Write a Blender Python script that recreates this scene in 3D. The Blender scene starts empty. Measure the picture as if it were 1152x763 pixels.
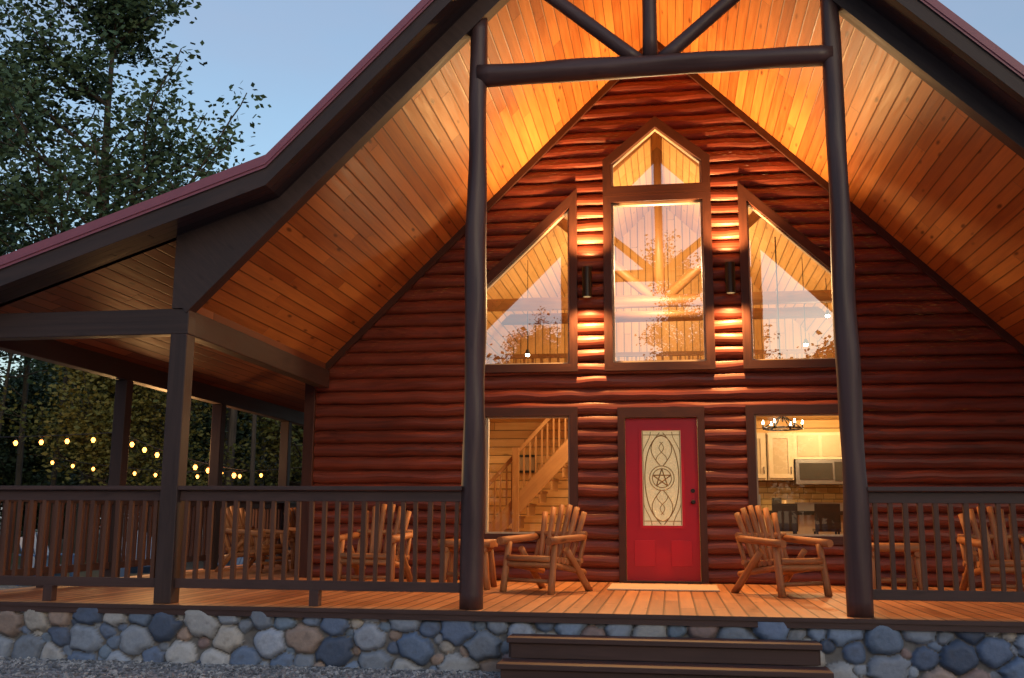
import bpy, math, random
import numpy as np
from mathutils import Vector, Matrix, noise as mnoise
random.seed(7); rng=np.random.default_rng(7)
scene=bpy.context.scene
scene.view_settings.view_transform='Standard'; scene.view_settings.look='None'; scene.view_settings.exposure=0

# ------------------------------------------------------------------ materials
class NT:
    def __init__(s,name):
        s.mat=bpy.data.materials.new(name); s.mat.use_nodes=True
        s.t=s.mat.node_tree; s.n=s.t.nodes; s.l=s.t.links
        s.bsdf=s.n['Principled BSDF']; s.out=s.n['Material Output']
    def put(s,sock,val):
        if isinstance(val,bpy.types.NodeSocket): s.l.new(val,sock)
        else:
            if isinstance(val,(tuple,list)) and len(val)==3 and sock.type=='RGBA': val=(*val,1)
            sock.default_value=val
    def math(s,op,a,b=0.0,c=None,clamp=False):
        n=s.n.new('ShaderNodeMath'); n.operation=op; n.use_clamp=clamp
        s.put(n.inputs[0],a); s.put(n.inputs[1],b)
        if c is not None: s.put(n.inputs[2],c)
        return n.outputs[0]
    def vec(s,x,y,z=0.0):
        n=s.n.new('ShaderNodeCombineXYZ'); s.put(n.inputs[0],x);s.put(n.inputs[1],y);s.put(n.inputs[2],z); return n.outputs[0]
    def sep(s,v):
        n=s.n.new('ShaderNodeSeparateXYZ'); s.put(n.inputs[0],v); return n.outputs
    def coord(s,k='UV'): 
        n=s.n.new('ShaderNodeTexCoord'); return n.outputs[k]
    def noise(s,v,scale=5,detail=3,rough=.55,dist=0):
        n=s.n.new('ShaderNodeTexNoise'); s.put(n.inputs['Vector'],v); n.inputs['Scale'].default_value=scale
        n.inputs['Detail'].default_value=detail; n.inputs['Roughness'].default_value=rough; n.inputs['Distortion'].default_value=dist
        return n.outputs['Fac']
    def vor(s,v,scale=5,feature='F1',out='Distance'):
        n=s.n.new('ShaderNodeTexVoronoi'); n.feature=feature; s.put(n.inputs['Vector'],v); n.inputs['Scale'].default_value=scale
        return n.outputs[out]
    def white(s,v):
        n=s.n.new('ShaderNodeTexWhiteNoise'); n.noise_dimensions='3D'; s.put(n.inputs['Vector'],v); return n.outputs['Value']
    def mix(s,f,a,b,mode='MIX'):
        n=s.n.new('ShaderNodeMix'); n.data_type='RGBA'; n.blend_type=mode
        s.put(n.inputs[0],f); s.put(n.inputs[6],a); s.put(n.inputs[7],b); return n.outputs[2]
    def ramp(s,f,stops):
        n=s.n.new('ShaderNodeValToRGB'); s.put(n.inputs[0],f)
        e=n.color_ramp.elements
        while len(e)<len(stops): e.new(.5)
        for i,(p,c) in enumerate(stops):
            e[i].position=p; e[i].color=(*c,1) if len(c)==3 else c
        return n.outputs[0]
    def mr(s,v,a,b,c=0.,d=1.):
        n=s.n.new('ShaderNodeMapRange'); s.put(n.inputs[0],v)
        for i,q in enumerate((a,b,c,d)): n.inputs[i+1].default_value=q
        return n.outputs[0]
    def bump(s,h,strength=.3,dist=.01):
        n=s.n.new('ShaderNodeBump'); s.put(n.inputs['Height'],h); n.inputs['Strength'].default_value=strength; n.inputs['Distance'].default_value=dist
        s.l.new(n.outputs[0],s.bsdf.inputs['Normal'])
    def fin(s,col=None,rough=None,spec=None):
        if col is not None: s.put(s.bsdf.inputs['Base Color'],col)
        if rough is not None: s.put(s.bsdf.inputs['Roughness'],rough)
        if spec is not None: s.bsdf.inputs['Specular IOR Level'].default_value=spec
        return s.mat

def wood(name,light,dark,rough=.5,gap=None,board=None,length=3.0,knots=0.0,vary=.35,grain=.5,bump=.25,spec=.3,knotcol=None,blotch=.3):
    m=NT(name); uv=m.sep(m.coord('UV')); u,v=uv[0],uv[1]
    if board:
        vb=m.math('DIVIDE',v,board); idn=m.math('FLOOR',vb); fr=m.math('FRACT',vb)
        off=m.math('MULTIPLY',m.white(m.vec(idn,3.3,1.7)),length)
        ub=m.math('DIVIDE',m.math('ADD',u,off),length); seg=m.math('FLOOR',ub); fu=m.math('FRACT',ub)
        r=m.white(m.vec(idn,seg,.5)); r2=m.white(m.vec(idn,seg,7.5))
    else:
        idn=0.0; r=m.noise(m.vec(m.math('MULTIPLY',u,.15),m.math('MULTIPLY',v,.6),0),1.0,1); r2=r
    gv=m.vec(m.math('MULTIPLY_ADD',r2,37.,m.math('MULTIPLY',u,1.3)) ,m.math('MULTIPLY',v,22.),m.math('MULTIPLY',r2,11.))
    g=m.noise(gv,1.0,3,.6,.6)
    fac=m.math('ADD',m.math('MULTIPLY',m.math('SUBTRACT',g,.5),grain*2.2),.5)
    fac=m.math('ADD',fac,m.math('MULTIPLY',m.math('SUBTRACT',r,.5),vary*2),None)
    fac=m.math('ADD',fac,m.math('MULTIPLY',m.math('SUBTRACT',m.noise(m.vec(u,v,0.),.9,2),.5),blotch*2),None,True)
    col=m.mix(fac,dark,light)
    if knots>0:
        kd=m.vor(m.vec(m.math('MULTIPLY',u,1.7),m.math('MULTIPLY',v,5.5),m.math('MULTIPLY',idn,3.1)),1.0)
        km=m.mr(kd,.06,.15,1,0)
        col=m.mix(m.math('MULTIPLY',km,knots),col,knotcol or tuple(c*.35 for c in dark))
    h=m.math('MULTIPLY',g,.6)
    if board:
        gw=(gap or .005)/board
        e1=m.mr(fr,0,gw*2,1,0); e2=m.mr(fr,1-gw*1.,1,0,1); gm=m.math('MAXIMUM',e1,e2)
        eu=m.mr(fu,0,.006/length*2,1,0); gm=m.math('MAXIMUM',gm,eu)
        col=m.mix(m.math('MULTIPLY',gm,.9),col,tuple(c*.12 for c in dark))
        h=m.math('SUBTRACT',h,m.math('MULTIPLY',gm,2.))
    m.bump(h,bump,.008)
    return m.fin(col,m.mr(g,.2,.8,rough-.08,rough+.12),spec)

def plain(name,col,rough=.5,metal=0,spec=.5,var=.15,scale=8):
    m=NT(name); n=m.noise(m.coord('Object'),scale,3)
    c=m.mix(n,tuple(x*(1-var) for x in col),tuple(min(1,x*(1+var)) for x in col))
    m.bsdf.inputs['Metallic'].default_value=metal
    return m.fin(c,rough,spec)
def emis(name,col,st):
    m=NT(name); m.bsdf.inputs['Emission Color'].default_value=(*col,1); m.bsdf.inputs['Emission Strength'].default_value=st
    return m.fin(col,.5)
def glassmat(name,refl,tint=(1,1,1),rough=0.0):
    m=NT(name); m.n.remove(m.bsdf)
    t=m.n.new('ShaderNodeBsdfTransparent'); t.inputs[0].default_value=(*tint,1)
    g=m.n.new('ShaderNodeBsdfGlossy'); g.inputs['Roughness'].default_value=rough; g.inputs['Color'].default_value=(.95,.97,1,1)
    fr=m.n.new('ShaderNodeFresnel'); fr.inputs[0].default_value=1.5
    f=m.math('ADD',fr.outputs[0],refl,None,True)
    mx=m.n.new('ShaderNodeMixShader'); m.l.new(f,mx.inputs[0]); m.l.new(t.outputs[0],mx.inputs[1]); m.l.new(g.outputs[0],mx.inputs[2])
    nb=m.n.new('ShaderNodeBump'); nb.inputs['Strength'].default_value=.03; nb.inputs['Distance'].default_value=.02
    m.l.new(m.noise(m.coord('Object'),1.3,1),nb.inputs['Height']); m.l.new(nb.outputs[0],g.inputs['Normal'])
    m.l.new(mx.outputs[0],m.out.inputs[0]); return m.mat

M={}
M['siding']=wood('log_siding_wood',(.24,.052,.028),(.075,.018,.013),.40,grain=.7,knots=.5,bump=.4,spec=.4,blotch=.5)
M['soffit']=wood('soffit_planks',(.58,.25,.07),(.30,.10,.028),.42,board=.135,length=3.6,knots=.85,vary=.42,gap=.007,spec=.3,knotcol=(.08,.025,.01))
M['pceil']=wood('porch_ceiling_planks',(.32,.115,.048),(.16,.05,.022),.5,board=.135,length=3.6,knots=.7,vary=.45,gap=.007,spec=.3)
M['dark']=wood('dark_stained_timber',(.07,.042,.038),(.03,.019,.018),.5,knots=.3,bump=.4)
M['log']=wood('dark_log',(.10,.050,.047),(.042,.021,.021),.42,knots=.5,bump=.6,blotch=.5,spec=.4)
M['darkb']=wood('dark_boards',(.05,.031,.034),(.026,.017,.019),.55,board=.14,length=3,knots=.2)
M['rail']=wood('railing_wood',(.095,.053,.048),(.04,.024,.023),.5,knots=.2)
M['balu']=wood('baluster_wood',(.14,.06,.036),(.06,.024,.017),.55)
M['trim']=wood('window_trim_wood',(.085,.03,.02),(.035,.014,.011),.45)
M['deck']=wood('deck_boards',(.62,.29,.12),(.30,.115,.045),.5,board=.14,length=4.2,gap=.010,vary=.4,knots=.4,spec=.35)
M['cedar']=wood('cedar_log',(.54,.24,.09),(.18,.06,.022),.5,knots=.7,bump=.4,blotch=.5)
M['pine']=wood('interior_pine',(.72,.47,.20),(.50,.28,.09),.5,board=.15,length=3.5,knots=.6,vary=.28,gap=.010)
M['stairw']=wood('stair_wood',(.40,.20,.07),(.20,.08,.028),.4)
M['metal']=plain('red_metal_roof',(.25,.07,.10),.4,0.,.5)
M['black']=plain('black_metal',(.02,.018,.017),.4,.3)
M['door']=plain('red_door_paint',(.48,.008,.026),.32,0,.5,.06,3)
M['brass']=plain('brass_caming',(.30,.17,.06),.35,.8)
M['steel']=plain('stainless_steel',(.5,.5,.5),.3,.9)
M['cab']=plain('cream_cabinet_paint',(.52,.42,.28),.5)
M['cabd']=plain('cabinet_panel_paint',(.40,.31,.19),.5)
M['counter']=plain('dark_granite',(.05,.045,.04),.2)
M['mat']=plain('coir_doormat',(.58,.47,.33),.95,0,.1,.3,60)
M['tan']=plain('window_sash',(.45,.36,.25),.5)
M['tile']=wood('kitchen_backsplash_tile',(.6,.42,.2),(.40,.25,.1),.3,board=.1,length=.2,gap=.008,vary=.4)
M['bluep']=plain('blue_plastic',(.06,.14,.3),.5)
M['glass']=glassmat('window_glass',.0)
M['glassu']=glassmat('upper_window_glass',.27)
M['bulb']=emis('warm_bulb',(1,.36,.06),9)
M['glow']=emis('sconce_lens',(1,.6,.25),25)
M['spot']=emis('interior_bulb',(1,.85,.6),40)
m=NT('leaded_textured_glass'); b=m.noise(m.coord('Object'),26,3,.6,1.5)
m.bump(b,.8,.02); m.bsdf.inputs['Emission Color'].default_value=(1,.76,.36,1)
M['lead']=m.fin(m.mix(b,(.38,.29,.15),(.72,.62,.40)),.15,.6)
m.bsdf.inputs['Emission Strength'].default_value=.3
m=NT('gravel_ground'); o=m.coord('Object'); 
vc=m.vor(o,42,'F1','Color'); sc=m.sep(vc)
gcol=m.ramp(sc[0],[(0,(.09,.095,.105)),(.5,(.23,.235,.25)),(1,(.42,.42,.43))])
dirt=m.mix(m.noise(o,3,5),(.06,.045,.032),(.14,.105,.07))
s3=m.sep(o)
edge=m.math('ADD',m.math('MULTIPLY',m.math('ADD',s3[1],-1.5),.4),m.math('MULTIPLY',m.math('SUBTRACT',m.noise(o,.35,4),.5),5.))
dirt=m.mix(m.mr(m.noise(o,.12,3),.45,.6),dirt,m.mix(m.noise(o,8,3),(.03,.045,.016),(.08,.09,.03)))
c=m.mix(m.math('MULTIPLY',edge,1.,None,True),gcol,dirt)
m.bump(sc[1],.7,.02); M['ground']=m.fin(c,.9,.2)
m=NT('river_rock'); at=m.n.new('ShaderNodeAttribute'); at.attribute_name='Col'
nn=m.noise(m.coord('Object'),28,4,.65); n2=m.noise(m.coord('Object'),9,2)
c=m.mix(m.mr(nn,.3,.75),at.outputs['Color'],(1.5,1.45,1.4),'MULTIPLY')
c=m.mix(.55,at.outputs['Color'],c); c=m.mix(m.mr(n2,.55,.7,0,.35),c,(.07,.065,.065))
m.bump(nn,.4,.01); M['stone']=m.fin(c,.6,.35)
m=NT('loose_gravel'); oi=m.coord('Object'); w=m.sep(m.vor(oi,20,'F1','Color'))[0]
M['gstone']=m.fin(m.ramp(w,[(0,(.10,.105,.115)),(.5,(.24,.24,.255)),(1,(.44,.44,.45))]),.8,.2)
m=NT('bark'); o=m.coord('UV'); uu=m.sep(o); b=m.noise(m.vec(m.math('MULTIPLY',uu[0],2.),m.math('MULTIPLY',uu[1],14.),0),1.,3)
m.bump(b,.8,.04); M['bark']=m.fin(m.mix(b,(.025,.02,.017),(.10,.085,.068)),.9,.1)
def leafmat(name,c1,c2,c3):
    m=NT(name); o=m.coord('Object'); n1=m.noise(o,.55,1); n2=m.white(m.vec(*[m.math('FLOOR',m.math('MULTIPLY',q,5.)) for q in m.sep(o)[:3]]))
    c=m.mix(m.mr(n1,.35,.65),c1,c2); c=m.mix(m.math('MULTIPLY',n2,.6),c,c3)
    return m.fin(c,.6,.2)
M['leaf']=leafmat('oak_leaves',(.03,.065,.038),(.07,.115,.062),(.05,.095,.05))
M['leaf2']=leafmat('yellowing_leaves',(.05,.065,.018),(.16,.13,.03),(.09,.10,.025))
M['leaf3']=leafmat('forest_leaves',(.02,.036,.02),(.042,.06,.025),(.032,.048,.02))

# ------------------------------------------------------------------ mesh builder
def empty(name,loc=(0,0,0),rotz=0):
    e=bpy.data.objects.new(name,None); scene.collection.objects.link(e); e.location=loc; e.rotation_euler=(0,0,rotz); return e
class MB:
    def __init__(s): s.v=[];s.f=[];s.uv=[];s.m=[];s.sm=[]
    def face(s,idx,uvs,mat=0,smooth=False): s.f.append(idx); s.uv.append(uvs); s.m.append(mat); s.sm.append(smooth)
    def poly(s,pts,uvs,mat=0):
        b=len(s.v); s.v+= [tuple(p) for p in pts]; s.face(list(range(b,b+len(pts))),uvs,mat)
    def obox(s,c,ax,half,mat=0):
        b=len(s.v); c=Vector(c); A=[Vector(a) for a in ax]
        L=max(range(3),key=lambda i:half[i]); ro=random.random()*50; rv=random.random()*50
        co=[]
        for i in (-1,1):
            for j in (-1,1):
                for k in (-1,1):
                    s.v.append(tuple(c+A[0]*half[0]*i+A[1]*half[1]*j+A[2]*half[2]*k)); co.append((half[0]*i,half[1]*j,half[2]*k))
        for fc,nax in (((0,1,3,2),0),((4,6,7,5),0),((0,4,5,1),1),((2,3,7,6),1),((0,2,6,4),2),((1,5,7,3),2)):
            oth=[a for a in range(3) if a!=nax]
            if L in oth: ua=L; va=[a for a in oth if a!=L][0]
            else: ua,va=oth
            s.face([b+q for q in fc],[(co[q][ua]+ro,co[q][va]+rv+nax*.37) for q in fc],mat)
    def box(s,x0,x1,y0,y1,z0,z1,mat=0):
        s.obox(((x0+x1)/2,(y0+y1)/2,(z0+z1)/2),((1,0,0),(0,1,0),(0,0,1)),(abs(x1-x0)/2,abs(y1-y0)/2,abs(z1-z0)/2),mat)
    def beam(s,p0,p1,w,h,mat=0,up=(0,0,1)):
        p0=Vector(p0);p1=Vector(p1); d=(p1-p0); L=d.length; d.normalize(); up=Vector(up)
        sd=d.cross(up)
        if sd.length<1e-4: sd=d.cross(Vector((0,1,0)))
        sd.normalize(); u=sd.cross(d)
        s.obox((p0+p1)/2,(d,sd,u),(L/2,w/2,h/2),mat)
    def cyl(s,p0,p1,r0,r1=None,n=12,segs=1,wob=0,mat=0,cap=True,sc=1.0):
        r1=r0 if r1 is None else r1
        p0=Vector(p0);p1=Vector(p1); d=p1-p0; L=d.length
        if L<1e-6: return
        d.normalize(); a=d.orthogonal().normalized(); bb=d.cross(a); base=len(s.v); ro=random.random()*40; sd=random.random()*100
        for i in range(segs+1):
            t=i/segs; r=r0+(r1-r0)*t; c=p0+d*L*t
            for k in range(n):
                an=2*math.pi*k/n
                rr=r*(1+ (wob*mnoise.noise(Vector((t*L*1.6+sd,math.cos(an)*.8,math.sin(an)*.8))) if wob else 0))
                s.v.append(tuple(c+a*math.cos(an)*rr+bb*math.sin(an)*rr*sc))
        for i in range(segs):
            for k in range(n):
                k2=(k+1)%n; q=[base+i*n+k,base+i*n+k2,base+(i+1)*n+k2,base+(i+1)*n+k]
                u0=ro+L*i/segs;u1=ro+L*(i+1)/segs; v0=2*math.pi*r0*k/n+ro; v1=2*math.pi*r0*(k+1)/n+ro
                s.face(q,[(u0,v0),(u0,v1),(u1,v1),(u1,v0)],mat,True)
        if cap:
            for base_i,rev in ((base,True),(base+segs*n,False)):
                idx=[base_i+k for k in range(n)]
                if rev: idx=idx[::-1]
                s.face(idx,[(ro,ro+.01*k) for k in range(n)],mat)
    def ring(s,outer,inner,y0,y1,mat=0):
        n=len(outer); ro=random.random()*30
        for i in range(n):
            j=(i+1)%n
            O0,O1,I0,I1=outer[i],outer[j],inner[i],inner[j]
            L=math.hypot(O1[0]-O0[0],O1[1]-O0[1]); w=.12
            s.poly([(O0[0],y0,O0[1]),(O1[0],y0,O1[1]),(I1[0],y0,I1[1]),(I0[0],y0,I0[1])],[(ro,0),(ro+L,0),(ro+L,w),(ro,w)],mat)
            s.poly([(I0[0],y0,I0[1]),(I1[0],y0,I1[1]),(I1[0],y1,I1[1]),(I0[0],y1,I0[1])],[(ro,.2),(ro+L,.2),(ro+L,.3),(ro,.3)],mat)
            s.poly([(O0[0],y0,O0[1]),(O0[0],y1,O0[1]),(O1[0],y1,O1[1]),(O1[0],y0,O1[1])],[(ro,.4),(ro,.5),(ro+L,.5),(ro+L,.4)],mat)
            ro+=3
    def extrude(s,pts,y0,y1,mat=0):
        n=len(pts)
        s.poly([(p[0],y0,p[1]) for p in pts],[(p[0]-p[1],p[0]+p[1]) for p in pts],mat)
        s.poly([(p[0],y1,p[1]) for p in pts[::-1]],[(p[0]-p[1],p[0]+p[1]) for p in pts[::-1]],mat)
        for i in range(n):
            a,b=pts[i],pts[(i+1)%n]; L=math.hypot(a[0]-b[0],a[1]-b[1])
            s.poly([(a[0],y0,a[1]),(a[0],y1,a[1]),(b[0],y1,b[1]),(b[0],y0,b[1])],[(0,0),(0,abs(y1-y0)),(L,abs(y1-y0)),(L,0)],mat)
    def build(s,name,mats,parent=None,bevel=0):
        me=bpy.data.meshes.new(name); me.from_pydata(s.v,[],s.f)
        ul=me.uv_layers.new(name='UVMap'); ul.data.foreach_set('uv',np.array([c for f in s.uv for q in f for c in q],dtype=np.float32))
        for mm in (mats if isinstance(mats,(list,tuple)) else [mats]): me.materials.append(mm)
        me.polygons.foreach_set('material_index',s.m); me.polygons.foreach_set('use_smooth',s.sm); me.update()
        o=bpy.data.objects.new(name,me); scene.collection.objects.link(o)
        if parent: o.parent=parent
        if bevel:
            bm=o.modifiers.new('b','BEVEL'); bm.width=bevel; bm.segments=2; bm.limit_method='ANGLE'; bm.angle_limit=math.radians(50)
        return o

# ------------------------------------------------------------------ key dims
RI=7.29; SL=.99; YP=-4.15; YF=-4.60; XS=4.5; XO=6.8; WX=4.68; YB=9.6
def sof(x): return RI-SL*abs(x)
KX=3.55; TH=.25
def T(x):
    x=abs(x); return 7.58-SL*x if x<KX else 7.58-SL*KX-.34*(x-KX)
def B(x): return T(x)-TH
cabin=empty('log_cabin')

def openings(z):
    L=[]
    if z<2.12: L.append((-.50,.50))
    if .56<z<2.13: L+=[(-2.30,-1.13),(1.13,2.30)]
    if 2.75<z<4.95:
        xr=min(2.38,1.12+(4.95-z)/.94); L+=[(-xr,-1.12),(1.12,xr)]
    if 2.75<z<5.5: L.append((-.65,.65))
    elif 5.5<=z<6.04: h=(6.04-z)/.83; L.append((-h,h))
    return sorted(L)
CH=.176
def siding(mb,xa,xb,zmax,face,opens=None,gable=False,dx=.11):
    prof=[(0,.012),(.05,-.010),(.12,-.026),(.25,-.040),(.45,-.048),(.65,-.044),(.82,-.031),(.92,-.014),(1,.012)]
    nc=int(zmax/CH)+1
    for c in range(nc):
        for k in range(len(prof)-1):
            za=(c+prof[k][0])*CH; zb=(c+prof[k+1][0])*CH; zm=(za+zb)/2
            if gable:
                hw=(RI+.05-zm)/SL; lo,hi=max(xa,-hw),min(xb,hw)
            else: lo,hi=xa,xb
            if hi<=lo or zm>zmax: continue
            iv=[]; cur=lo
            for (a,b) in (opens(zm) if opens else []):
                if a>cur: iv.append((cur,min(a,hi)))
                cur=max(cur,b)
            if cur<hi: iv.append((cur,hi))
            for (a,b) in iv:
                n=max(1,int((b-a)/dx)); xs=[a+(b-a)*i/n for i in range(n+1)]
                base=len(mb.v)
                for x in xs:
                    for (z,p) in ((za,prof[k]),(zb,prof[k+1])):
                        w=mnoise.noise(Vector((x*1.7,c*5.3,0)))
                        w2=mnoise.noise(Vector((x*2.6+40,c*3.1,9)))
                        dz=.028*w2*(math.sin(math.pi*p[0])**.5 if 0<p[0]<1 else 0)
                        if p[0] in(0,1): dz=.026*mnoise.noise(Vector((x*2.2,(c+(1 if p[0]==1 else 0))*9.7,3)))
                        dy=p[1]*(1+.5*w) if p[1]<0 else p[1]
                        mb.v.append(face(x,z+dz,dy))
                for i in range(n):
                    q=[base+2*i,base+2*i+2,base+2*i+3,base+2*i+1]
                    mb.face(q,[(xs[i]+c*3.7,za+c),(xs[i+1]+c*3.7,za+c),(xs[i+1]+c*3.7,zb+c),(xs[i]+c*3.7,zb+c)],0,True)
mb=MB(); siding(mb,-WX,WX,7.4,lambda x,z,d:(x,d,z),openings,True)
mb.build('front_log_wall',M['siding'],cabin)
mb=MB()
siding(mb,0,YB,2.9,lambda x,z,d:(-WX+d,x,z),dx=.5); siding(mb,0,YB,2.9,lambda x,z,d:(WX-d,x,z),dx=.5)
mb.build('side_log_walls',M['siding'],cabin)
mb=MB(); mb.box(-WX,WX,YB,YB+.1,0,2.9)
mb.extrude([(-WX,2.9),(WX,2.9),(0,7.3)],YB,YB+.1)
mb.build('rear_wall',M['siding'],cabin)
mb=MB()
for s in(-1,1):
    mb.box(s*(WX-.06),s*(WX+.085),-.09,.06,0,2.80)
    a=Vector((s*.02,-.05,sof(.02)-.06)); b=Vector((s*4.55,-.05,sof(4.55)-.06)); mb.beam(a,b,.06,.09)
mb.build('wall_trim',M['trim'],cabin,.006)

# ---- windows
def mir(p,s): return [(s*a,b) for a,b in p] if s>0 else [(-a,b) for a,b in p][::-1]
tr=MB(); sash=MB(); gl=MB(); glu=MB()
def window(outer,inner,s,lower):
    o=mir(outer,s); i=mir(inner,s); tr.ring(o,i,-.085,.10,0)
    cx=sum(p[0] for p in i)/len(i); cz=sum(p[1] for p in i)/len(i)
    ii=[(cx+(p[0]-cx)*.955,cz+(p[1]-cz)*.972) for p in i]
    sash.ring(i,ii,-.02,.06,0)
    g=gl if lower else glu
    g.poly([(p[0],.02,p[1]) for p in i],[(p[0],p[1]) for p in i])
for s in(-1,1):
    window([(1.065,.49),(2.37,.49),(2.37,2.21),(1.065,2.21)],[(1.17,.59),(2.27,.59),(2.27,2.10),(1.17,2.10)],s,True)
    window([(1.06,2.68),(2.45,2.68),(2.45,3.86),(1.06,5.17)],[(1.165,2.785),(2.335,2.785),(2.335,3.81),(1.165,4.91)],s,False)
window([(-.71,2.68),(.71,2.68),(.71,5.05),(-.71,5.05)],[(-.60,2.785),(.60,2.785),(.60,4.955),(-.60,4.955)],1,False)
window([(-.71,5.053),(.71,5.053),(.71,5.55),(0,6.14),(-.71,5.55)],[(-.60,5.175),(.60,5.175),(.60,5.49),(0,5.99),(-.60,5.49)],1,False)
tr.ring([(-.55,0),(.55,0),(.55,2.2),(-.55,2.2)],[(-.462,.02),(.462,.02),(.462,2.07),(-.462,2.07)],-.085,.1)
tr.build('window_and_door_trim',M['trim'],cabin,.004)
sash.build('window_sashes',M['tan'],cabin)
gl.build('lower_window_glass',M['glass'],cabin); glu.build('upper_window_glass',M['glassu'],cabin)
# ---- door
mb=MB()
mb.ring([(-.457,.025),(.457,.025),(.457,2.065),(-.457,2.065)],[(-.26,.69),(.26,.69),(.26,1.92),(-.26,1.92)],.0,.05,0)
for x in(-.23,.23): mb.box(x-.13,x+.13,-.012,.0,.2,.52,0)
mb.ring([(-.285,.665),(.285,.665),(.285,1.945),(-.285,1.945)],[(-.245,.705),(.245,.705),(.245,1.905),(-.245,1.905)],-.02,.03,0)
mb.box(-.25,.25,.015,.02,.70,1.91,1)
def line(p,q,r=.006,mat=2): mb.cyl((p[0],.008,p[1]),(q[0],.008,q[1]),r,n=6,mat=mat,cap=False)
cz=1.3
def curve(f,n=24,r=.006):
    P=[f(i/n) for i in range(n+1)]
    for i in range(n): line(P[i],P[i+1],r)
for R in(.155,.12): curve(lambda t:(R*math.cos(6.2832*t),cz+R*math.sin(6.2832*t)))
curve(lambda t:(.215*math.cos(6.2832*t),cz+.54*math.sin(6.2832*t)),36,.007)
for s in(-1,1):
    for q in(-1,1):
        curve(lambda t:(s*(.02+.11*math.sin(math.pi*t)),cz+q*(.16+.42*t)),12)
        curve(lambda t:(s*(.02+.05*math.sin(2*math.pi*t)),cz+q*(.16+.30*t)),12,.005)
        curve(lambda t:(s*(.235-.1*(1-math.cos(math.pi*t))/2),cz+q*(.30+.29*t)),8,.005)
st=[(.12*math.sin(2*math.pi*k/5),cz+.12*math.cos(2*math.pi*k/5)) for k in range(5)]
for k in range(5): line(st[k],st[(k+2)%5],.008)
for x in(-.235,.235): line((x,.71),(x,1.9),.005)
for z in(.76,1.85): line((-.24,z),(.24,z),.005)
mb.cyl((.385,-.03,1.0),(.385,.0,1.0),.03,mat=3);mb.cyl((.385,-.07,1.0),(.385,-.03,1.0),.022,.03,mat=3)
mb.cyl((.385,-.02,1.14),(.385,.0,1.14),.028,mat=3)
mb.box(-.5,.5,-.12,.05,.0,.022,3)
mb.build('front_door',[M['door'],M['lead'],M['brass'],M['black']],cabin,.003)

# ---- roof
mb=MB()
for s in(-1,1):
    L=math.hypot(XS,XS*SL)
    p=[(0,YP,sof(0)),(s*XS,YP,sof(XS)),(s*XS,0.02,sof(XS)),(0,0.02,sof(0))]
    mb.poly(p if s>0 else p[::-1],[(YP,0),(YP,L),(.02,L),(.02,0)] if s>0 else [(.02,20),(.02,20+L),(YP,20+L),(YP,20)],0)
    p=[(s*XS,YP,B(XS)),(s*7.15,YP,B(7.15)),(s*7.15,YB,B(7.15)),(s*XS,YB,B(XS))]
    L2=2.8
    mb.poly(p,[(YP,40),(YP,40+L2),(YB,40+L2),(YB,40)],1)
    for a,b in((0,KX),(KX,7.15)):
        mb.poly([(s*a,YF,B(a)),(s*b,YF,B(b)),(s*b,YP-.07,B(b)),(s*a,YP-.07,B(a))],[(a*1.4,0),(b*1.4,0),(b*1.4,.5),(a*1.4,.5)],2)
        mb.poly([(s*a,YF,T(a)),(s*b,YF,T(b)),(s*b,YF,B(b)),(s*a,YF,B(a))],[(a*1.4,3),(b*1.4,3),(b*1.4,3.12),(a*1.4,3.12)],3)
        mb.poly([(s*a,YF-.02,T(a)+.02),(s*b,YF-.02,T(b)+.02),(s*b,YB+.4,T(b)+.02),(s*a,YB+.4,T(a)+.02)],[(0,0),(1,0),(1,1),(0,1)],4)
        for (y,t0,t1) in((YF-.03,.035,-.055),(YF-.018,-.055,-.085)):
            mb.poly([(s*a,y,T(a)+t0),(s*b,y,T(b)+t0),(s*b,y,T(b)+t1),(s*a,y,T(a)+t1)],[(0,0),(1,0),(1,1),(0,1)],4)
        mb.poly([(s*a,YF-.03,T(a)-.055),(s*b,YF-.03,T(b)-.055),(s*b,YF,T(b)-.055),(s*a,YF,T(a)-.055)],[(0,0)]*4,4)
    mb.poly([(s*7.15,YF,T(7.15)),(s*7.15,YB+.4,T(7.15)),(s*7.15,YB+.4,B(7.15)),(s*7.15,YF,B(7.15))],[(0,0),(14,0),(14,.2),(0,.2)],3)
    pts=[(0,7.10),(XS-.06,7.10-SL*(XS-.06)),(XS-.02,2.75),(XS+.085,2.75),(XS+.085,B(XS+.085)),(KX,B(KX)),(0,B(0))]
    mb.extrude([(s*a,b) for a,b in pts],YP-.09,YP+.06,3)
    mb.box(s*(XS-.01),s*(XS+.05),YP+.061,0,2.76,B(XS)+.02,1)
mb.build('gable_roof',[M['soffit'],M['pceil'],M['darkb'],M['dark'],M['metal']],cabin)

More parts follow.
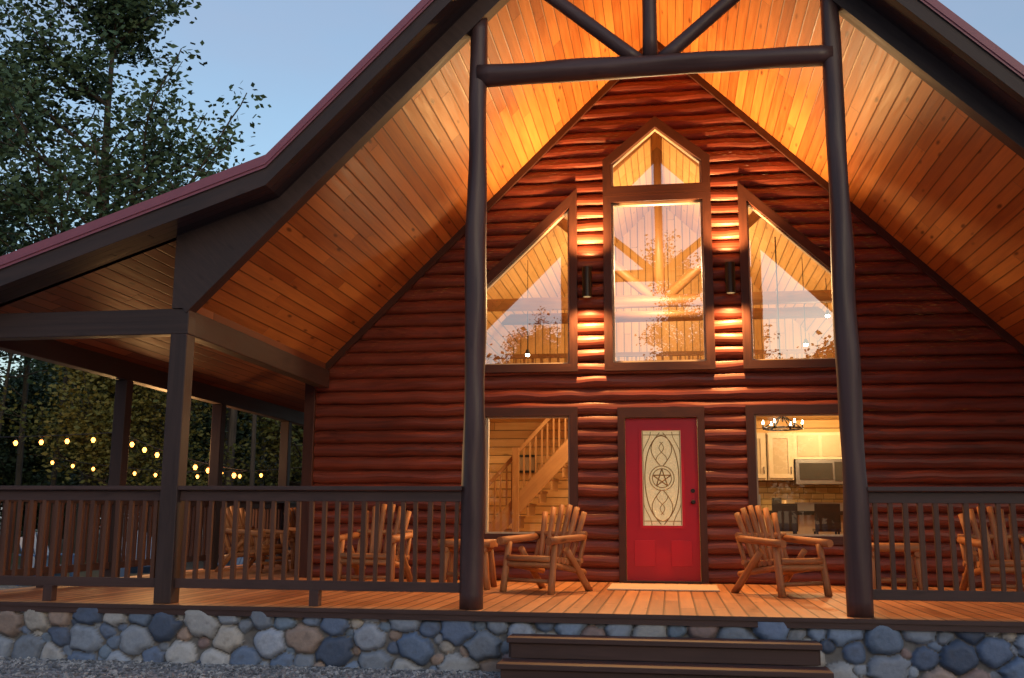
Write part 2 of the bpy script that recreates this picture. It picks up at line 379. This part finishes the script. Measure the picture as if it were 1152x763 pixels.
# ---- posts, beams, truss
mb=MB()
PX=1.64
for s in(-1,1):
    mb.cyl((s*PX,YP,0),(s*PX,YP,5.56),.103,.084,n=20,segs=44,wob=.22)
mb.cyl((-PX,YP,4.97),(PX,YP,4.97),.105,.1,n=20,segs=26,wob=.22)
mb.cyl((0,YP,5.04),(0,YP,7.1),.07,.065,n=16,segs=10,wob=.12)
for s in(-1,1): mb.cyl((s*.1,YP,5.02),(s*1.22,YP,5.98),.066,.062,n=16,segs=10,wob=.12)
mb.build('gable_log_posts',M['log'],cabin)
mb=MB()
for s in(-1,1):
    mb.box(s*(XS-.085),s*(XS+.085),YP-.085,YP+.085,0,2.5)
    mb.box(s*(XS-.085),s*(XO+.08),YP-.075,YP+.075,2.5,2.748)
    mb.box(s*(XS-.075),s*(XS+.075),YP+.076,-.09,2.502,2.745)
    mb.box(s*(XO-.075),s*(XO+.075),YP+.076,YB,2.502,2.79)
    for y in(-3.95,-1.14,1.67,4.49,7.3): mb.box(s*(XO-.08),s*(XO+.08),y-.08,y+.08,0,2.5)
mb.build('porch_posts_and_beams',M['dark'],cabin,.008)

# ---- railing
mb=MB(); 
def rail(p0,p1):
    a=Vector((p0[0],p0[1],0)); b=Vector((p1[0],p1[1],0)); L=(b-a).length; d=(b-a)/L
    z=Vector((0,0,1))
    mb.beam(a+z*1.045,b+z*1.045,.15,.038,0); mb.beam(a+z*.975,b+z*.975,.045,.095,0); mb.beam(a+z*.18,b+z*.18,.045,.085,0)
    n=int(L/.122)
    for i in range(n):
        c=a+d*((i+.5)*L/n)
        w=.040+random.uniform(-.004,.004); tl=random.uniform(-.008,.008)
        mb.beam(c+z*.215,c+z*.935+d*tl,w,w,1,up=(d.y,-d.x,0) if abs(d.x)>.5 else (1,0,0))
    c=a+d*L*.5; mb.beam(c+z*.0,c+z*.14,.09,.09,0,up=(0,1,0))
for s in(-1,1):
    rail((s*1.73,YP),(s*4.415,YP)); rail((s*4.585,YP),(s*6.75,YP))
    ys=[-3.95,-1.14,1.67,4.49,7.3,YB]
    for i in range(5): rail((s*XO,ys[i]+.08),(s*XO,ys[i+1]-.08))
mb.build('porch_railing',[M['rail'],M['balu']],None,.004)

# ---- deck
mb=MB()
def deckq(x0,x1,y0,y1): mb.poly([(x0,y0,0),(x1,y0,0),(x1,y1,0),(x0,y1,0)],[(y0+9,x0+20),(y0+9,x1+20),(y1+9,x1+20),(y1+9,x0+20)],0)
YD=-4.34
deckq(-7.0,7.0,YD,.02); deckq(-7,-WX+.02,.02,YB); deckq(WX-.02,7,.02,YB)
mb.poly([(-7,YD,0),(-7,YD,-.035),(7,YD,-.035),(7,YD,0)],[(0,0),(0,.03),(14,.03),(14,0)],1)
mb.box(-6.97,6.97,YD+.01,YD+.05,-.085,-.036,1)
mb.box(-7,-6.96,YD+.05,YB,-.14,-.001,1); mb.box(6.96,7,YD+.05,YB,-.14,-.001,1)
mb.build('wooden_deck',[M['deck'],M['rail']])
mb=MB()
for (z,y0,y1,hw) in((-.175,-4.66,-4.36,1.25),(-.34,-4.98,-4.64,1.28)):
    mb.box(-hw,hw,y0,y0+.15,z-.042,z); mb.box(-hw,hw,y0+.158,y1,z-.042,z)
    mb.box(-hw+.03,hw-.03,y0+.03,y0+.07,z-.165,z-.043)
for s in(-1,1): mb.box(s*1.20,s*1.24,-4.9,-4.37,-.5,-.383); mb.box(s*1.20,s*1.24,-4.6,-4.37,-.34,-.22)
mb.build('wooden_steps',M['rail'],None,.006)

# ---- stone foundation (height field)
def stonewall(name,x0,x1,z0,z1,place,seed=1,parent=None,st=.0115):
    r=np.random.default_rng(seed)
    nx=int((x1-x0)/st)+1; nz=int((z1-z0)/st)+1
    seeds=[]
    for R in(.125,.105,.088,.072,.055,.042,.033):
        for _ in range(int((x1-x0)*{.125:12,.105:45,.088:90,.072:120,.055:150,.042:180,.033:180}[R])):
            x=r.uniform(x0,x1); z=r.uniform(z0+.02,z1-.03)
            ok=True
            for (a,b,c,_,_,_) in seeds:
                if abs(a-x)<.28:
                    if math.hypot((a-x)/1.15,b-z)<(c+R)*.92: ok=False;break
            if ok: seeds.append((x,z,R,r.uniform(-.7,.7),r.uniform(1.0,1.5),r.uniform(.7,1.15)))
    S=np.array(seeds)
    X=np.linspace(x0,x1,nx); Z=np.linspace(z0,z1,nz)
    d1=np.full((nx,nz),9.);d2=np.full((nx,nz),9.);idn=np.zeros((nx,nz),int)
    wx=np.array([[mnoise.noise(Vector((x*9,z*9,1)))*.02 for z in Z] for x in X]); wz=np.array([[mnoise.noise(Vector((x*9+50,z*9,4)))*.02 for z in Z] for x in X])
    for k,(a,b,R,th,el,bl) in enumerate(S):
        i0=max(0,int((a-.35-x0)/st)); i1=min(nx,int((a+.35-x0)/st)+1)
        GX=X[i0:i1,None]+wx[i0:i1]-a; GZ=Z[None,:]+wz[i0:i1]-b
        c,s_=math.cos(th),math.sin(th); U=(GX*c+GZ*s_)/el; V=(-GX*s_+GZ*c)
        d=np.sqrt(U*U+V*V)/R
        D1=d1[i0:i1];D2=d2[i0:i1];I=idn[i0:i1]
        n=d<D1; D2[:]=np.where(n,D1,np.minimum(D2,d)); I[n]=k; D1[:]=np.where(n,d,D1)
    e=np.minimum(np.clip((d2-d1),0,1.2)/1.2,np.clip(1.16-d1,0,1)*1.1)
    h=np.clip((e-.05)/.6,0,1); h=np.sqrt(1-(1-h)**2)*S[idn,2]*.72*S[idn,5]
    e0=(e>.06)
    h=h+rng.normal(0,.0011,h.shape)
    pal=np.array([(.17,.23,.34),(.12,.17,.27),(.25,.29,.36),(.36,.37,.39),(.30,.23,.20),(.20,.24,.31),(.08,.11,.18),(.40,.38,.36),(.24,.18,.18),(.15,.21,.30),(.28,.32,.40),(.13,.18,.29)])
    pc=pal[r.integers(0,len(pal),len(S))]*r.uniform(.75,1.15,(len(S),1))
    col=np.where(e0[...,None],pc[idn],np.array([.14,.14,.145]))
    verts=[place(x,h[i,j],z) for i,x in enumerate(X) for j,z in enumerate(Z)]
    ii,jj=np.meshgrid(np.arange(nx-1),np.arange(nz-1),indexing='ij'); b=(ii*nz+jj).ravel()
    faces=np.stack([b,b+nz,b+nz+1,b+1],1)
    me=bpy.data.meshes.new(name); me.from_pydata(verts,[],faces.tolist())
    ca=me.color_attributes.new('Col','FLOAT_COLOR','POINT'); cc=np.ones((nx*nz,4),np.float32); cc[:,:3]=col.reshape(-1,3); ca.data.foreach_set('color',cc.ravel())
    me.polygons.foreach_set('use_smooth',[True]*len(me.polygons)); me.materials.append(M['stone'])
    o=bpy.data.objects.new(name,me); scene.collection.objects.link(o); o.parent=parent; return o
fnd=empty('stone_foundation')
stonewall('front_face',-6.95,6.95,-.56,-.04,lambda x,h,z:(x,-4.25-h,z),3,fnd)
stonewall('left_face',-4.25,YB,-.56,-.04,lambda x,h,z:(-6.9-h,x,z),5,fnd,.02)

# ---- sconces
def point(name,loc,en,col=(1,.72,.42),r=.15,parent=None):
    l=bpy.data.lights.new(name,'POINT'); l.energy=en; l.color=col; l.shadow_soft_size=r
    o=bpy.data.objects.new(name,l); scene.collection.objects.link(o); o.location=loc; o.parent=parent; return o
for s in(-1,1):
    e=empty('wall_sconce',(s*.92,-.21,3.84)); mb=MB()
    mb.cyl((0,0,-.2),(0,0,.2),.062,n=20,cap=False); mb.cyl((0,0,-.2),(0,0,.2),.055,n=20,cap=False)
    mb.cyl((0,0,.0),(0,.14,.0),.02,n=10); mb.cyl((0,.12,0),(0,.16,0),.06,n=20)
    for z in(-.16,.16): mb.cyl((0,0,z-.004),(0,0,z+.004),.054,n=20,mat=1)
    mb.build('housing',[M['black'],M['glow']],e)
    for sg,en,sz,tilt in((1,700,142,.36),(-1,430,160,-.34)):
        l=bpy.data.lights.new('sconce_lamp','SPOT'); l.energy=en; l.color=(1,.50,.165); l.spot_size=math.radians(sz); l.spot_blend=1.0; l.shadow_soft_size=.055
        o=bpy.data.objects.new('up_lamp' if sg>0 else 'down_lamp',l); scene.collection.objects.link(o); o.parent=e; o.location=(0,-.04,sg*.23)
        o.rotation_euler=((math.pi if sg>0 else 0)+tilt,0,0)

# ---- interior
IB=7.0
mb=MB()
def P4(p,uv,mat=0): mb.poly(p,uv,mat)
for s in(-1,1):
    P4([(s*4.6,.16,0),(s*4.6,IB,0),(s*4.6,IB,2.7),(s*4.6,.16,2.7)],[(.16,0),(IB,0),(IB,2.7),(.16,2.7)])
    L=6.4
    P4([(0,.16,7.2),(s*4.6,.16,2.66),(s*4.6,IB,2.66),(0,IB,7.2)],[(.16,9),(.16,9+L),(IB,9+L),(IB,9)])
P4([(-4.6,IB,0),(4.6,IB,0),(4.6,IB,2.66),(0,IB,7.2),(-4.6,IB,2.66)],[(0,-4.6+30),(0,4.6+30),(2.66,4.6+30),(7.2,30),(2.66,-4.6+30)])
P4([(-4.6,5.0,0),(4.6,5.0,0),(4.6,5.0,2.5),(-4.6,5.0,2.5)],[(0,50),(9.2,50),(9.2,52.5),(0,52.5)])
P4([(-4.6,.1,.005),(4.6,.1,.005),(4.6,IB,.005),(-4.6,IB,.005)],[(0,0),(0,9.2),(7,9.2),(7,0)],1)
mb.box(-4.6,4.6,4.2,IB,2.5,2.7,0)
mb.build('interior_walls_and_ceiling',[M['pine'],M['deck']],cabin)
mb=MB()
mb.cyl((-3.2,2.3,4.1),(3.2,2.3,4.1),.1,n=14,segs=10,wob=.1); mb.cyl((0,2.3,4.1),(0,2.3,7.1),.09,n=14)
for s in(-1,1): mb.cyl((s*.1,2.3,4.15),(s*1.6,2.3,5.5),.08,n=14); mb.cyl((s*.06,2.3,6.9),(s*3.3,2.3,3.9),.09,n=14)
mb.cyl((-2.9,5,4.4),(2.9,5,4.4),.1,n=12)
mb.box(-4.5,4.5,4.2,4.28,3.55,3.62)
for i in range(60): mb.box(-4.5+i*.15,-4.46+i*.15,4.22,4.26,2.7,3.55)
mb.build('interior_log_truss',M['stairw'],cabin)
st=empty('staircase'); mb=MB()
N=12
for i in range(N):
    x=-3.1+i*.19; z=(i+1)*.205
    mb.box(x,x+.22,3.0,3.95,z-.04,z); mb.box(x+.18,x+.2,3.02,3.93,z-.2,z-.041)
    for dx in(.03,.12): mb.box(x+dx,x+dx+.026,3.02,3.046,z,z+.74+dx)
mb.beam((-3.15,2.985,.08),(-.85,2.985,2.56),.03,.24); mb.beam((-3.1,3.03,.97),(-.85,3.03,3.41),.05,.055)
mb.box(-3.2,-3.08,2.98,3.1,0,1.2); mb.box(-2.38,-2.28,2.93,3.03,0,1.9)
mb.build('treads_and_balustrade',M['stairw'],st)
fr_=empty('picture_frame',(-2.45,4.98,1.75)); mb=MB()
mb.ring([(-.2,-.16),(.2,-.16),(.2,.16),(-.2,.16)],[(-.16,-.12),(.16,-.12),(.16,.12),(-.16,.12)],-.03,0,0); mb.box(-.16,.16,-.012,-.004,-.12,.12,1)
mb.build('frame',[M['black'],M['cabd']],fr_)
kt=empty('kitchen_cabinets'); mb=MB()
mb.box(.8,4.4,4.985,4.995,.9,1.5,3)
for i in range(8):
    x=.85+i*.45
    if i in(3,4): continue
    mb.box(x,x+.43,4.62,4.98,1.45,2.25,0); mb.ring([(x+.02,1.48),(x+.41,1.48),(x+.41,2.22),(x+.02,2.22)],[(x+.09,1.55),(x+.34,1.55),(x+.34,2.15),(x+.09,2.15)],4.59,4.618,0)
    mb.box(x+.09,x+.34,4.608,4.616,1.55,2.15,4)
    mb.cyl((x+.38,4.57,1.55),(x+.38,4.57,1.67),.008,n=6,mat=1)
for i in range(8):
    x=.85+i*.45
    mb.box(x,x+.43,4.38,4.98,.08,.88,0); mb.box(x+.05,x+.38,4.36,4.375,.14,.66,4)
mb.box(2.18,3.07,4.62,4.98,1.8,2.25,0); mb.box(2.25,2.6,4.605,4.615,1.85,2.2,4); mb.box(2.65,3.0,4.605,4.615,1.85,2.2,4)
mb.box(.8,4.45,4.33,4.98,.885,.93,1)
mb.box(2.2,3.05,4.55,4.97,1.38,1.79,2); mb.box(2.26,2.8,4.54,4.548,1.45,1.73,1); mb.box(2.83,3.0,4.54,4.548,1.43,1.75,1)
mb.box(2.2,3.05,4.30,4.36,.2,.9,2); mb.box(2.2,3.05,4.9,4.96,.93,1.08,2)
mb.box(1.5,3.9,2.7,3.4,.86,.92,1); mb.box(1.6,3.8,2.78,3.32,0,.86,0)
mb.box(1.35,1.6,4.5,4.8,.93,1.2,2); mb.box(1.8,1.95,4.6,4.75,.93,1.15,1)
for k,(x,h,r) in enumerate(((3.3,.24,.06),(3.5,.3,.04),(3.62,.2,.05),(1.1,.28,.045),(2.0,.18,.05))):
    mb.cyl((x,4.6,.93),(x,4.6,.93+h),r,r*.7,n=12,mat=(2,1,3,1,3)[k])
for x in(1.75,2.35,2.95): 
    mb.box(x-.18,x+.18,2.3,2.6,.62,.66,1); mb.box(x-.18,x+.18,2.28,2.31,.66,1.02,1)
    for a in(-.15,.15):
        for b_ in(2.32,2.58): mb.cyl((x+a,b_,0),(x+a,b_,.62),.016,n=6,mat=1)
mb.build('cabinets_and_counters',[M['cab'],M['counter'],M['steel'],M['tile'],M['cabd']],kt)
ch=empty('chandelier',(1.75,2.1,2.10)); mb=MB()
mb.cyl((0,0,.1),(0,0,2.9),.01,n=6,mat=0); 
for k in range(16):
    a=2*math.pi*k/16;b=2*math.pi*(k+1)/16; mb.cyl((.28*math.cos(a),.28*math.sin(a),0),(.28*math.cos(b),.28*math.sin(b),0),.012,n=6)
for k in range(6):
    a=2*math.pi*k/6; x,y=.28*math.cos(a),.28*math.sin(a)
    mb.cyl((x,y,0),(0,0,.2),.008,n=6); mb.cyl((x,y,.0),(x,y,.07),.012,n=8,mat=0); mb.cyl((x,y,.07),(x,y,.12),.016,.006,n=8,mat=1)
mb.build('ring_and_candles',[M['black'],M['spot']],ch)
for (x,y,z) in((-2.15,3.0,3.42),(-1.3,3.,3.98),(2.25,3.,3.5),(2.6,3.,3.95)):
    e=empty('pendant_lamp',(x,y,z)); mb=MB(); mb.cyl((0,0,.05),(0,0,7.15-abs(x)-z),.006,n=6); mb.cyl((0,0,.0),(0,0,.08),.05,.02,n=12); mb.cyl((0,0,-.03),(0,0,-.001),.03,.035,n=12,mat=1)
    mb.build('pendant',[M['black'],M['spot']],e)
WC=(1,.68,.34)
point('great_room_fill',(0,1.2,4.3),300,WC,.2); point('loft_lamp',(0,4.4,5.2),300,WC,.2)  # great-room light is added fill to brighten the truss faces, no fixture
point('stair_lamp',(-.8,2.0,2.2),140,WC,.12); point('kitchen_lamp',(2.6,3.6,2.35),120,(1,.66,.30),.12)

# ---- furniture
def chair(loc,rot,sc=.92):
    e=empty('log_chair',loc,rot); e.scale=(sc,sc,sc); mb=MB()
    for s in(-1,1):
        x=s*.33
        mb.cyl((x*1.04,-.36,.0),(x,-.26,.58),.042,.038,n=12,segs=4,wob=.2)
        mb.cyl((x*1.04,.46,.0),(x,-.02,.50),.042,.038,n=12,segs=4,wob=.2)
        mb.cyl((x*1.06,-.42,.59),(x*1.06,.34,.635),.046,.04,n=12,segs=5,wob=.2)
        mb.cyl((x*.92,-.33,.33),(x*.92,.40,.22),.036,n=12,segs=4,wob=.2)
        mb.cyl((x*.98,.24,.28),(x*.98,.40,.68),.03,n=10)
    mb.cyl((-.36,-.30,.32),(.36,-.30,.32),.038,n=12,segs=4,wob=.2)
    mb.cyl((-.36,.27,.36),(.36,.27,.36),.03,n=12); mb.cyl((-.37,.35,.67),(.37,.35,.67),.032,n=12,segs=4,wob=.2)
    mb.cyl((-.35,-.31,.14),(.35,-.31,.14),.024,n=10)
    for i in range(7): y=-.31+i*.087; mb.cyl((-.31,y,.39-.1*(y+.31)),(.31,y,.39-.1*(y+.31)),.038,n=10,segs=3,wob=.15)
    n=6
    for i in range(n):
        t=(i-(n-1)/2)/((n-1)/2); top=1.02-.09*t*t
        mb.cyl((t*.21,.21,.30),(t*.29,.21+.25*(top-.3)/.70,top),.032,.036,n=10,segs=4,wob=.15)
    mb.build('logs',M['cedar'],e,0)
chair((-1.28,-1.85,0),math.radians(-28)); chair((1.27,-1.75,0),math.radians(36))
chair((-3.25,-1.7,0),math.radians(-4)); chair((3.55,-1.6,0),math.radians(4))
chair((-5.9,1.2,0),math.radians(75)); chair((-5.8,3.4,0),math.radians(80))
def table(loc):
    e=empty('log_side_table',loc); mb=MB()
    for i in range(6): mb.cyl((-.3,-.23+i*.09,.5),(.3,-.23+i*.09,.5),.044,n=10,segs=3,wob=.12)
    for sx in(-1,1):
        mb.cyl((sx*.22,-.25,.44),(sx*.22,.25,.44),.035,n=10)
        for sy in(-1,1): mb.cyl((sx*.26,sy*.22,0),(sx*.22,sy*.17,.43),.038,n=10,segs=3,wob=.15)
    mb.cyl((-.24,-.19,.16),(.24,-.19,.16),.026,n=10)
    mb.build('logs',M['cedar'],e)
table((-2.2,-1.5,0)); table((2.45,-1.45,0)); table((-5.9,2.3,0))
mb=MB(); mb.box(-.62,.62,-1.5,-.55,.004,.02); mb.build('doormat',M['mat'],None,.006)

# ---- string lights
mb=MB()
def cat(a,b,sag,n):
    return [Vector(a).lerp(Vector(b),t/n)-Vector((0,0,sag*4*(t/n)*(1-t/n))) for t in range(n+1)]
runs=[((-16,3.,2.25),(-9.2,3.,2.2),.10,14),((-9.2,3.,2.2),(-6.95,3.2,1.55),.10,10),((-14,8.5,2.1),(-8.1,9,1.9),.2,12)]
for a,b,sg,n in runs:
    c=cat(a,b,sg,n)
    for i in range(n):
        mb.cyl(c[i],c[i+1],.008,n=5,mat=0,cap=False)
        q=c[i]-Vector((0,0,.03)); mb.cyl(q,q-Vector((0,0,.04)),.014,n=6,mat=0); mb.cyl(q-Vector((0,0,.04)),q-Vector((0,0,.075)),.02,.038,n=8,mat=1,cap=False); mb.cyl(q-Vector((0,0,.075)),q-Vector((0,0,.12)),.038,.018,n=8,mat=1)
for p in((-9.2,3,2.3),(-16,3,2.4),(-8.1,9,2.0)): mb.cyl((p[0],p[1],-.5),p,.03,n=8,mat=2)
mb.build('string_lights',[M['black'],M['bulb'],M['dark']])
point('string_glow',(-10.5,5.0,2.0),200,(1,.55,.2),.3); point('string_glow',(-7.6,1.6,1.75),110,(1,.5,.18),.3)

# ---- blue yard chairs
for (x,y,r) in((-9.9,5.2,.6),(-8.5,6.3,-.5),(-11.4,4.6,1.2)):
    e=empty('adirondack_chair',(x,y,-.5),r); mb=MB()
    for s in(-1,1):
        mb.box(s*.3-.04,s*.3+.04,-.4,-.33,0,.55); mb.box(s*.33-.07,s*.33+.07,-.45,.35,.55,.58); mb.beam((s*.27,-.4,.35),(s*.27,.45,.03),.03,.1)
    for i in range(6): y0=-.38+i*.1; mb.box(-.27,.27,y0,y0+.08,.37-.3*(y0+.38)-.01,.39-.3*(y0+.38))
    for i in range(5): x0=-.25+i*.105; mb.beam((x0+.04,.15,.22),((x0+.04)*1.2,.5,1.0-.03*(i-2)**2),.09,.02,up=(0,1,0))
    mb.build('slats',M['bluep'],e)

# ---- ground
mb=MB()
mb.poly([(-400,-400,-.5),(400,-400,-.5),(400,400,-.5),(-400,400,-.5)],[(0,0),(1,0),(1,1),(0,1)])
mb.build('ground',M['ground'])
ico=[(0,0,1),(.9,0,.4),(.28,.85,.45),(-.72,.52,.4),(-.72,-.52,.45),(.28,-.85,.4),(.72,.52,-.4),(-.28,.85,-.4),(-.9,0,-.4),(-.28,-.85,-.4),(.72,-.52,-.4),(0,0,-1)]
icf=[(0,1,2),(0,2,3),(0,3,4),(0,4,5),(0,5,1),(1,6,2),(2,7,3),(3,8,4),(4,9,5),(5,10,1),(6,7,2),(7,8,3),(8,9,4),(9,10,5),(10,6,1),(11,7,6),(11,8,7),(11,9,8),(11,10,9),(11,6,10)]
IC=np.array(ico)
allv=[]; allf=[]
for k in range(7000):
    y=-4.36-abs(rng.normal(0,.8)); x=rng.uniform(-7.5,4.5)
    if abs(x)<1.3 and y>-5.0: continue
    r=rng.uniform(.008,.02)*(1.5 if rng.random()<.06 else 1)
    sc=rng.uniform(.7,1.3,3)*r; a=rng.uniform(0,6.28); V=IC*rng.uniform(.8,1.2,(12,1))*sc; c,s_=math.cos(a),math.sin(a)
    V=np.stack([V[:,0]*c-V[:,1]*s_+x,V[:,0]*s_+V[:,1]*c+y,V[:,2]*.8-.5+r*.35],1)
    b=len(allv)*12; allv.append(V); allf+= [(q[0]+b,q[1]+b,q[2]+b) for q in icf]
me=bpy.data.meshes.new('gravel'); me.from_pydata(np.concatenate(allv).tolist(),[],allf); me.materials.append(M['gstone'])
scene.collection.objects.link(bpy.data.objects.new('gravel',me))

# ---- trees
def make_tree(seed,H,spread,leaf,nleaf=26,lsz=.15,crown0=.3,density=1.0,lr=.55,keepf=.8,up=.1,rr=.016):
    random.seed(seed); r=np.random.default_rng(seed); mb=MB(); tips=[]
    def branch(p,d,L,rad,depth):
        n=4; q=p
        for i in range(n):
            nd=(d+Vector((random.uniform(-1,1),random.uniform(-1,1),random.uniform(-.6,.8)))*.17).normalized()
            q2=q+nd*L/n; r0=rad*(1-.45*i/n); r1=rad*(1-.45*(i+1)/n)
            mb.cyl(q,q2,r0,r1,n=7 if depth<3 else 4,cap=False,segs=1)
            q=q2; d=nd
            if depth>=3: tips.append(q2)
            if depth<4 and (i>0 or depth>0):
                for _ in range(2 if depth<3 else 1):
                    if random.random()<.72:
                        ax=Vector((random.uniform(-1,1),random.uniform(-1,1),random.uniform(-.3,.5))).normalized()
                        nd2=(d*.55+ax*.9).normalized(); branch(q,nd2,L*random.uniform(.5,.72),r1*.6,depth+1)
        if depth<4: branch(q,(d+Vector((random.uniform(-.4,.4),random.uniform(-.4,.4),.2))).normalized(),L*.68,rad*.55,depth+1)
    p=Vector((0,0,0)); d=Vector((random.uniform(-.05,.05),random.uniform(-.05,.05),1)).normalized(); n=9; R=H*rr; tl=H*.78
    for i in range(n):
        d=(d+Vector((random.uniform(-1,1),random.uniform(-1,1),1.2))*.06).normalized(); q=p+d*tl/n
        mb.cyl(p,q,R*(1-.75*i/n),R*(1-.75*(i+1)/n),n=12,segs=2,wob=.12,cap=False); p=q
        t=(i+1)/n
        if t>crown0:
            for _ in range(3):
                if random.random()<density:
                    a=random.uniform(0,6.28); nd=Vector((math.cos(a),math.sin(a),random.uniform(up,up+.65))).normalized()
                    branch(q,nd,spread*(1.15-.65*t)*random.uniform(.6,1.1)*.48,R*(1-.75*t)*.55+.01,2)
    branch(p,Vector((0,0,1)),H*.12,R*.25,2)
    T_=np.array([tuple(t) for t in tips]); 
    keep=r.random(len(T_))<keepf; T_=T_[keep]
    N=len(T_)*nleaf; C=np.repeat(T_,nleaf,0)+r.normal(0,lr,(N,3))*np.array([1,1,.6])
    a=r.normal(0,1,(N,3)); a/=np.linalg.norm(a,axis=1)[:,None]; a[:,2]*=.6
    b=np.cross(a,r.normal(0,1,(N,3))); b/=np.linalg.norm(b,axis=1)[:,None]
    sz=(r.uniform(.6,1.3,(N,1))*lsz)
    V=np.stack([C-a*sz*.6,C+b*sz*.32,C+a*sz*.6,C-b*sz*.32],1).reshape(-1,3)
    F=np.arange(N*4).reshape(-1,4)
    me=bpy.data.meshes.new('leaves'); me.vertices.add(N*4); me.vertices.foreach_set('co',V.astype(np.float32).ravel())
    me.loops.add(N*4); me.loops.foreach_set('vertex_index',F.ravel().astype(np.int32)); me.polygons.add(N); me.polygons.foreach_set('loop_start',(np.arange(N)*4).astype(np.int32))
    me.update(calc_edges=True); me.validate(); me.materials.append(leaf)
    tm=mb.build('tmp_trunk',M['bark']); tme=tm.data; bpy.data.objects.remove(tm); tme.name='trunk'
    return tme,me,N
def put(meshes,name,loc,rz,sc,parent=None):
    e=empty(name,loc,rz) if parent is None else parent
    for me,nm in((meshes[0],'trunk_and_limbs'),(meshes[1],'crown')):
        o=bpy.data.objects.new(nm,me); scene.collection.objects.link(o); o.parent=e
        if parent is not None: o.location=loc; o.rotation_euler=(0,0,rz)
        o.scale=(sc,sc,sc)
    return e
tA=make_tree(11,20,9.5,M['leaf'],15,.20,.26,.85,.34,.62,.45,.014)
tB=make_tree(23,12,7,M['leaf2'],12,.20,.30,.9,.5,.8)
tC=make_tree(37,13,7,M['leaf3'],9,.36,.10,1,.65)
put(tA,'oak_tree',(-16.5,14,-.5),.4,1.0)
put(tA,'oak_tree',(-23.5,17,-.5),2.2,.95)
put(tB,'maple_tree',(-14.5,12,-.5),1.2,.62); put(tB,'maple_tree',(-19.5,10,-.5),3.2,.62); put(tB,'maple_tree',(-10.5,17,-.5),4.2,.7)
fo=empty('forest')
random.seed(5)
for row,(y,nn) in enumerate(((26,6),(38,8))):
    for i in range(nn):
        x=-10-(i+random.random())*(36+row*16)/nn
        put(tC,'',(x-row*3,y+random.uniform(-3,3),-.5),random.uniform(0,6),random.uniform(.55,.75)+row*.1,fo)
mb=MB()
for i in range(34):
    x=random.uniform(-30,-8.5); y=random.uniform(12,24); h=random.uniform(6,9); r=random.uniform(.05,.14)
    mb.cyl((x,y,-.5),(x+random.uniform(-.5,.5),y,h),r,r*.6,n=7,segs=5,wob=.2,cap=False)
mb.build('slender_trunks',M['bark'],fo)
fo2=empty('forest')
for i in range(12):
    a=math.radians(-165+i*13); R=random.uniform(26,34)
    put(tC,'',(R*math.cos(a)*1.1,-12+R*math.sin(a),-.5),random.uniform(0,6),random.uniform(.75,1.0),fo2)
put(tA,'oak_tree',(1.5,-38,-.5),1.0,.78); put(tA,'oak_tree',(-7.5,-41,-.5),3.0,.62)

# ------------------------------------------------------------------ world, sun
w=bpy.data.worlds.new('World'); scene.world=w; w.use_nodes=True; nt=w.node_tree
sky=nt.nodes.new('ShaderNodeTexSky'); sky.sky_type='NISHITA'; sky.sun_disc=False
SE,SR=math.radians(12),math.radians(150)
sky.sun_elevation=SE; sky.sun_rotation=SR; sky.air_density=1.3; sky.dust_density=2.0; sky.ozone_density=2.5
bg=nt.nodes['Background']; bg.inputs[1].default_value=.235
tc=nt.nodes.new('ShaderNodeTexCoord'); cn=nt.nodes.new('ShaderNodeTexNoise'); cn.inputs['Scale'].default_value=2.2; cn.inputs['Detail'].default_value=5
mp=nt.nodes.new('ShaderNodeMapping'); mp.inputs['Scale'].default_value=(1,1,2.6); nt.links.new(tc.outputs['Generated'],mp.inputs[0]); nt.links.new(mp.outputs[0],cn.inputs['Vector'])
rm=nt.nodes.new('ShaderNodeMapRange'); rm.inputs[1].default_value=.38; rm.inputs[2].default_value=.68; rm.inputs[3].default_value=.15; rm.inputs[4].default_value=.75; nt.links.new(cn.outputs['Fac'],rm.inputs[0])
mx=nt.nodes.new('ShaderNodeMix'); mx.data_type='RGBA'; nt.links.new(rm.outputs[0],mx.inputs[0]); nt.links.new(sky.outputs[0],mx.inputs[6]); mx.inputs[7].default_value=(1.75,2.05,2.8,1)
nt.links.new(mx.outputs[2],bg.inputs[0])
s=bpy.data.lights.new('sun','SUN'); s.energy=.15; s.angle=math.radians(20); s.color=(1,.85,.75)
so=bpy.data.objects.new('sun',s); scene.collection.objects.link(so)
dv=Vector((math.sin(SR)*math.cos(SE),math.cos(SR)*math.cos(SE),math.sin(SE))); so.rotation_euler=dv.to_track_quat('Z','Y').to_euler()

# ------------------------------------------------------------------ camera
y_,p_,r_=.1541,.1755,.0059
fwd=Vector((-math.sin(y_)*math.cos(p_),math.cos(y_)*math.cos(p_),math.sin(p_))); rt=Vector((math.cos(y_),math.sin(y_),0)); up=rt.cross(fwd)
r2=rt*math.cos(r_)+up*math.sin(r_); u2=-rt*math.sin(r_)+up*math.cos(r_)
cam=bpy.data.cameras.new('camera'); cam.lens=36*1137.72/1152; cam.sensor_width=36; cam.clip_end=2000; cam.clip_start=.05
co=bpy.data.objects.new('camera',cam); scene.collection.objects.link(co)
mt=Matrix((( r2.x,u2.x,-fwd.x,.0972),(r2.y,u2.y,-fwd.y,-13.1267),(r2.z,u2.z,-fwd.z,.7845),(0,0,0,1))); co.matrix_world=mt
scene.camera=co
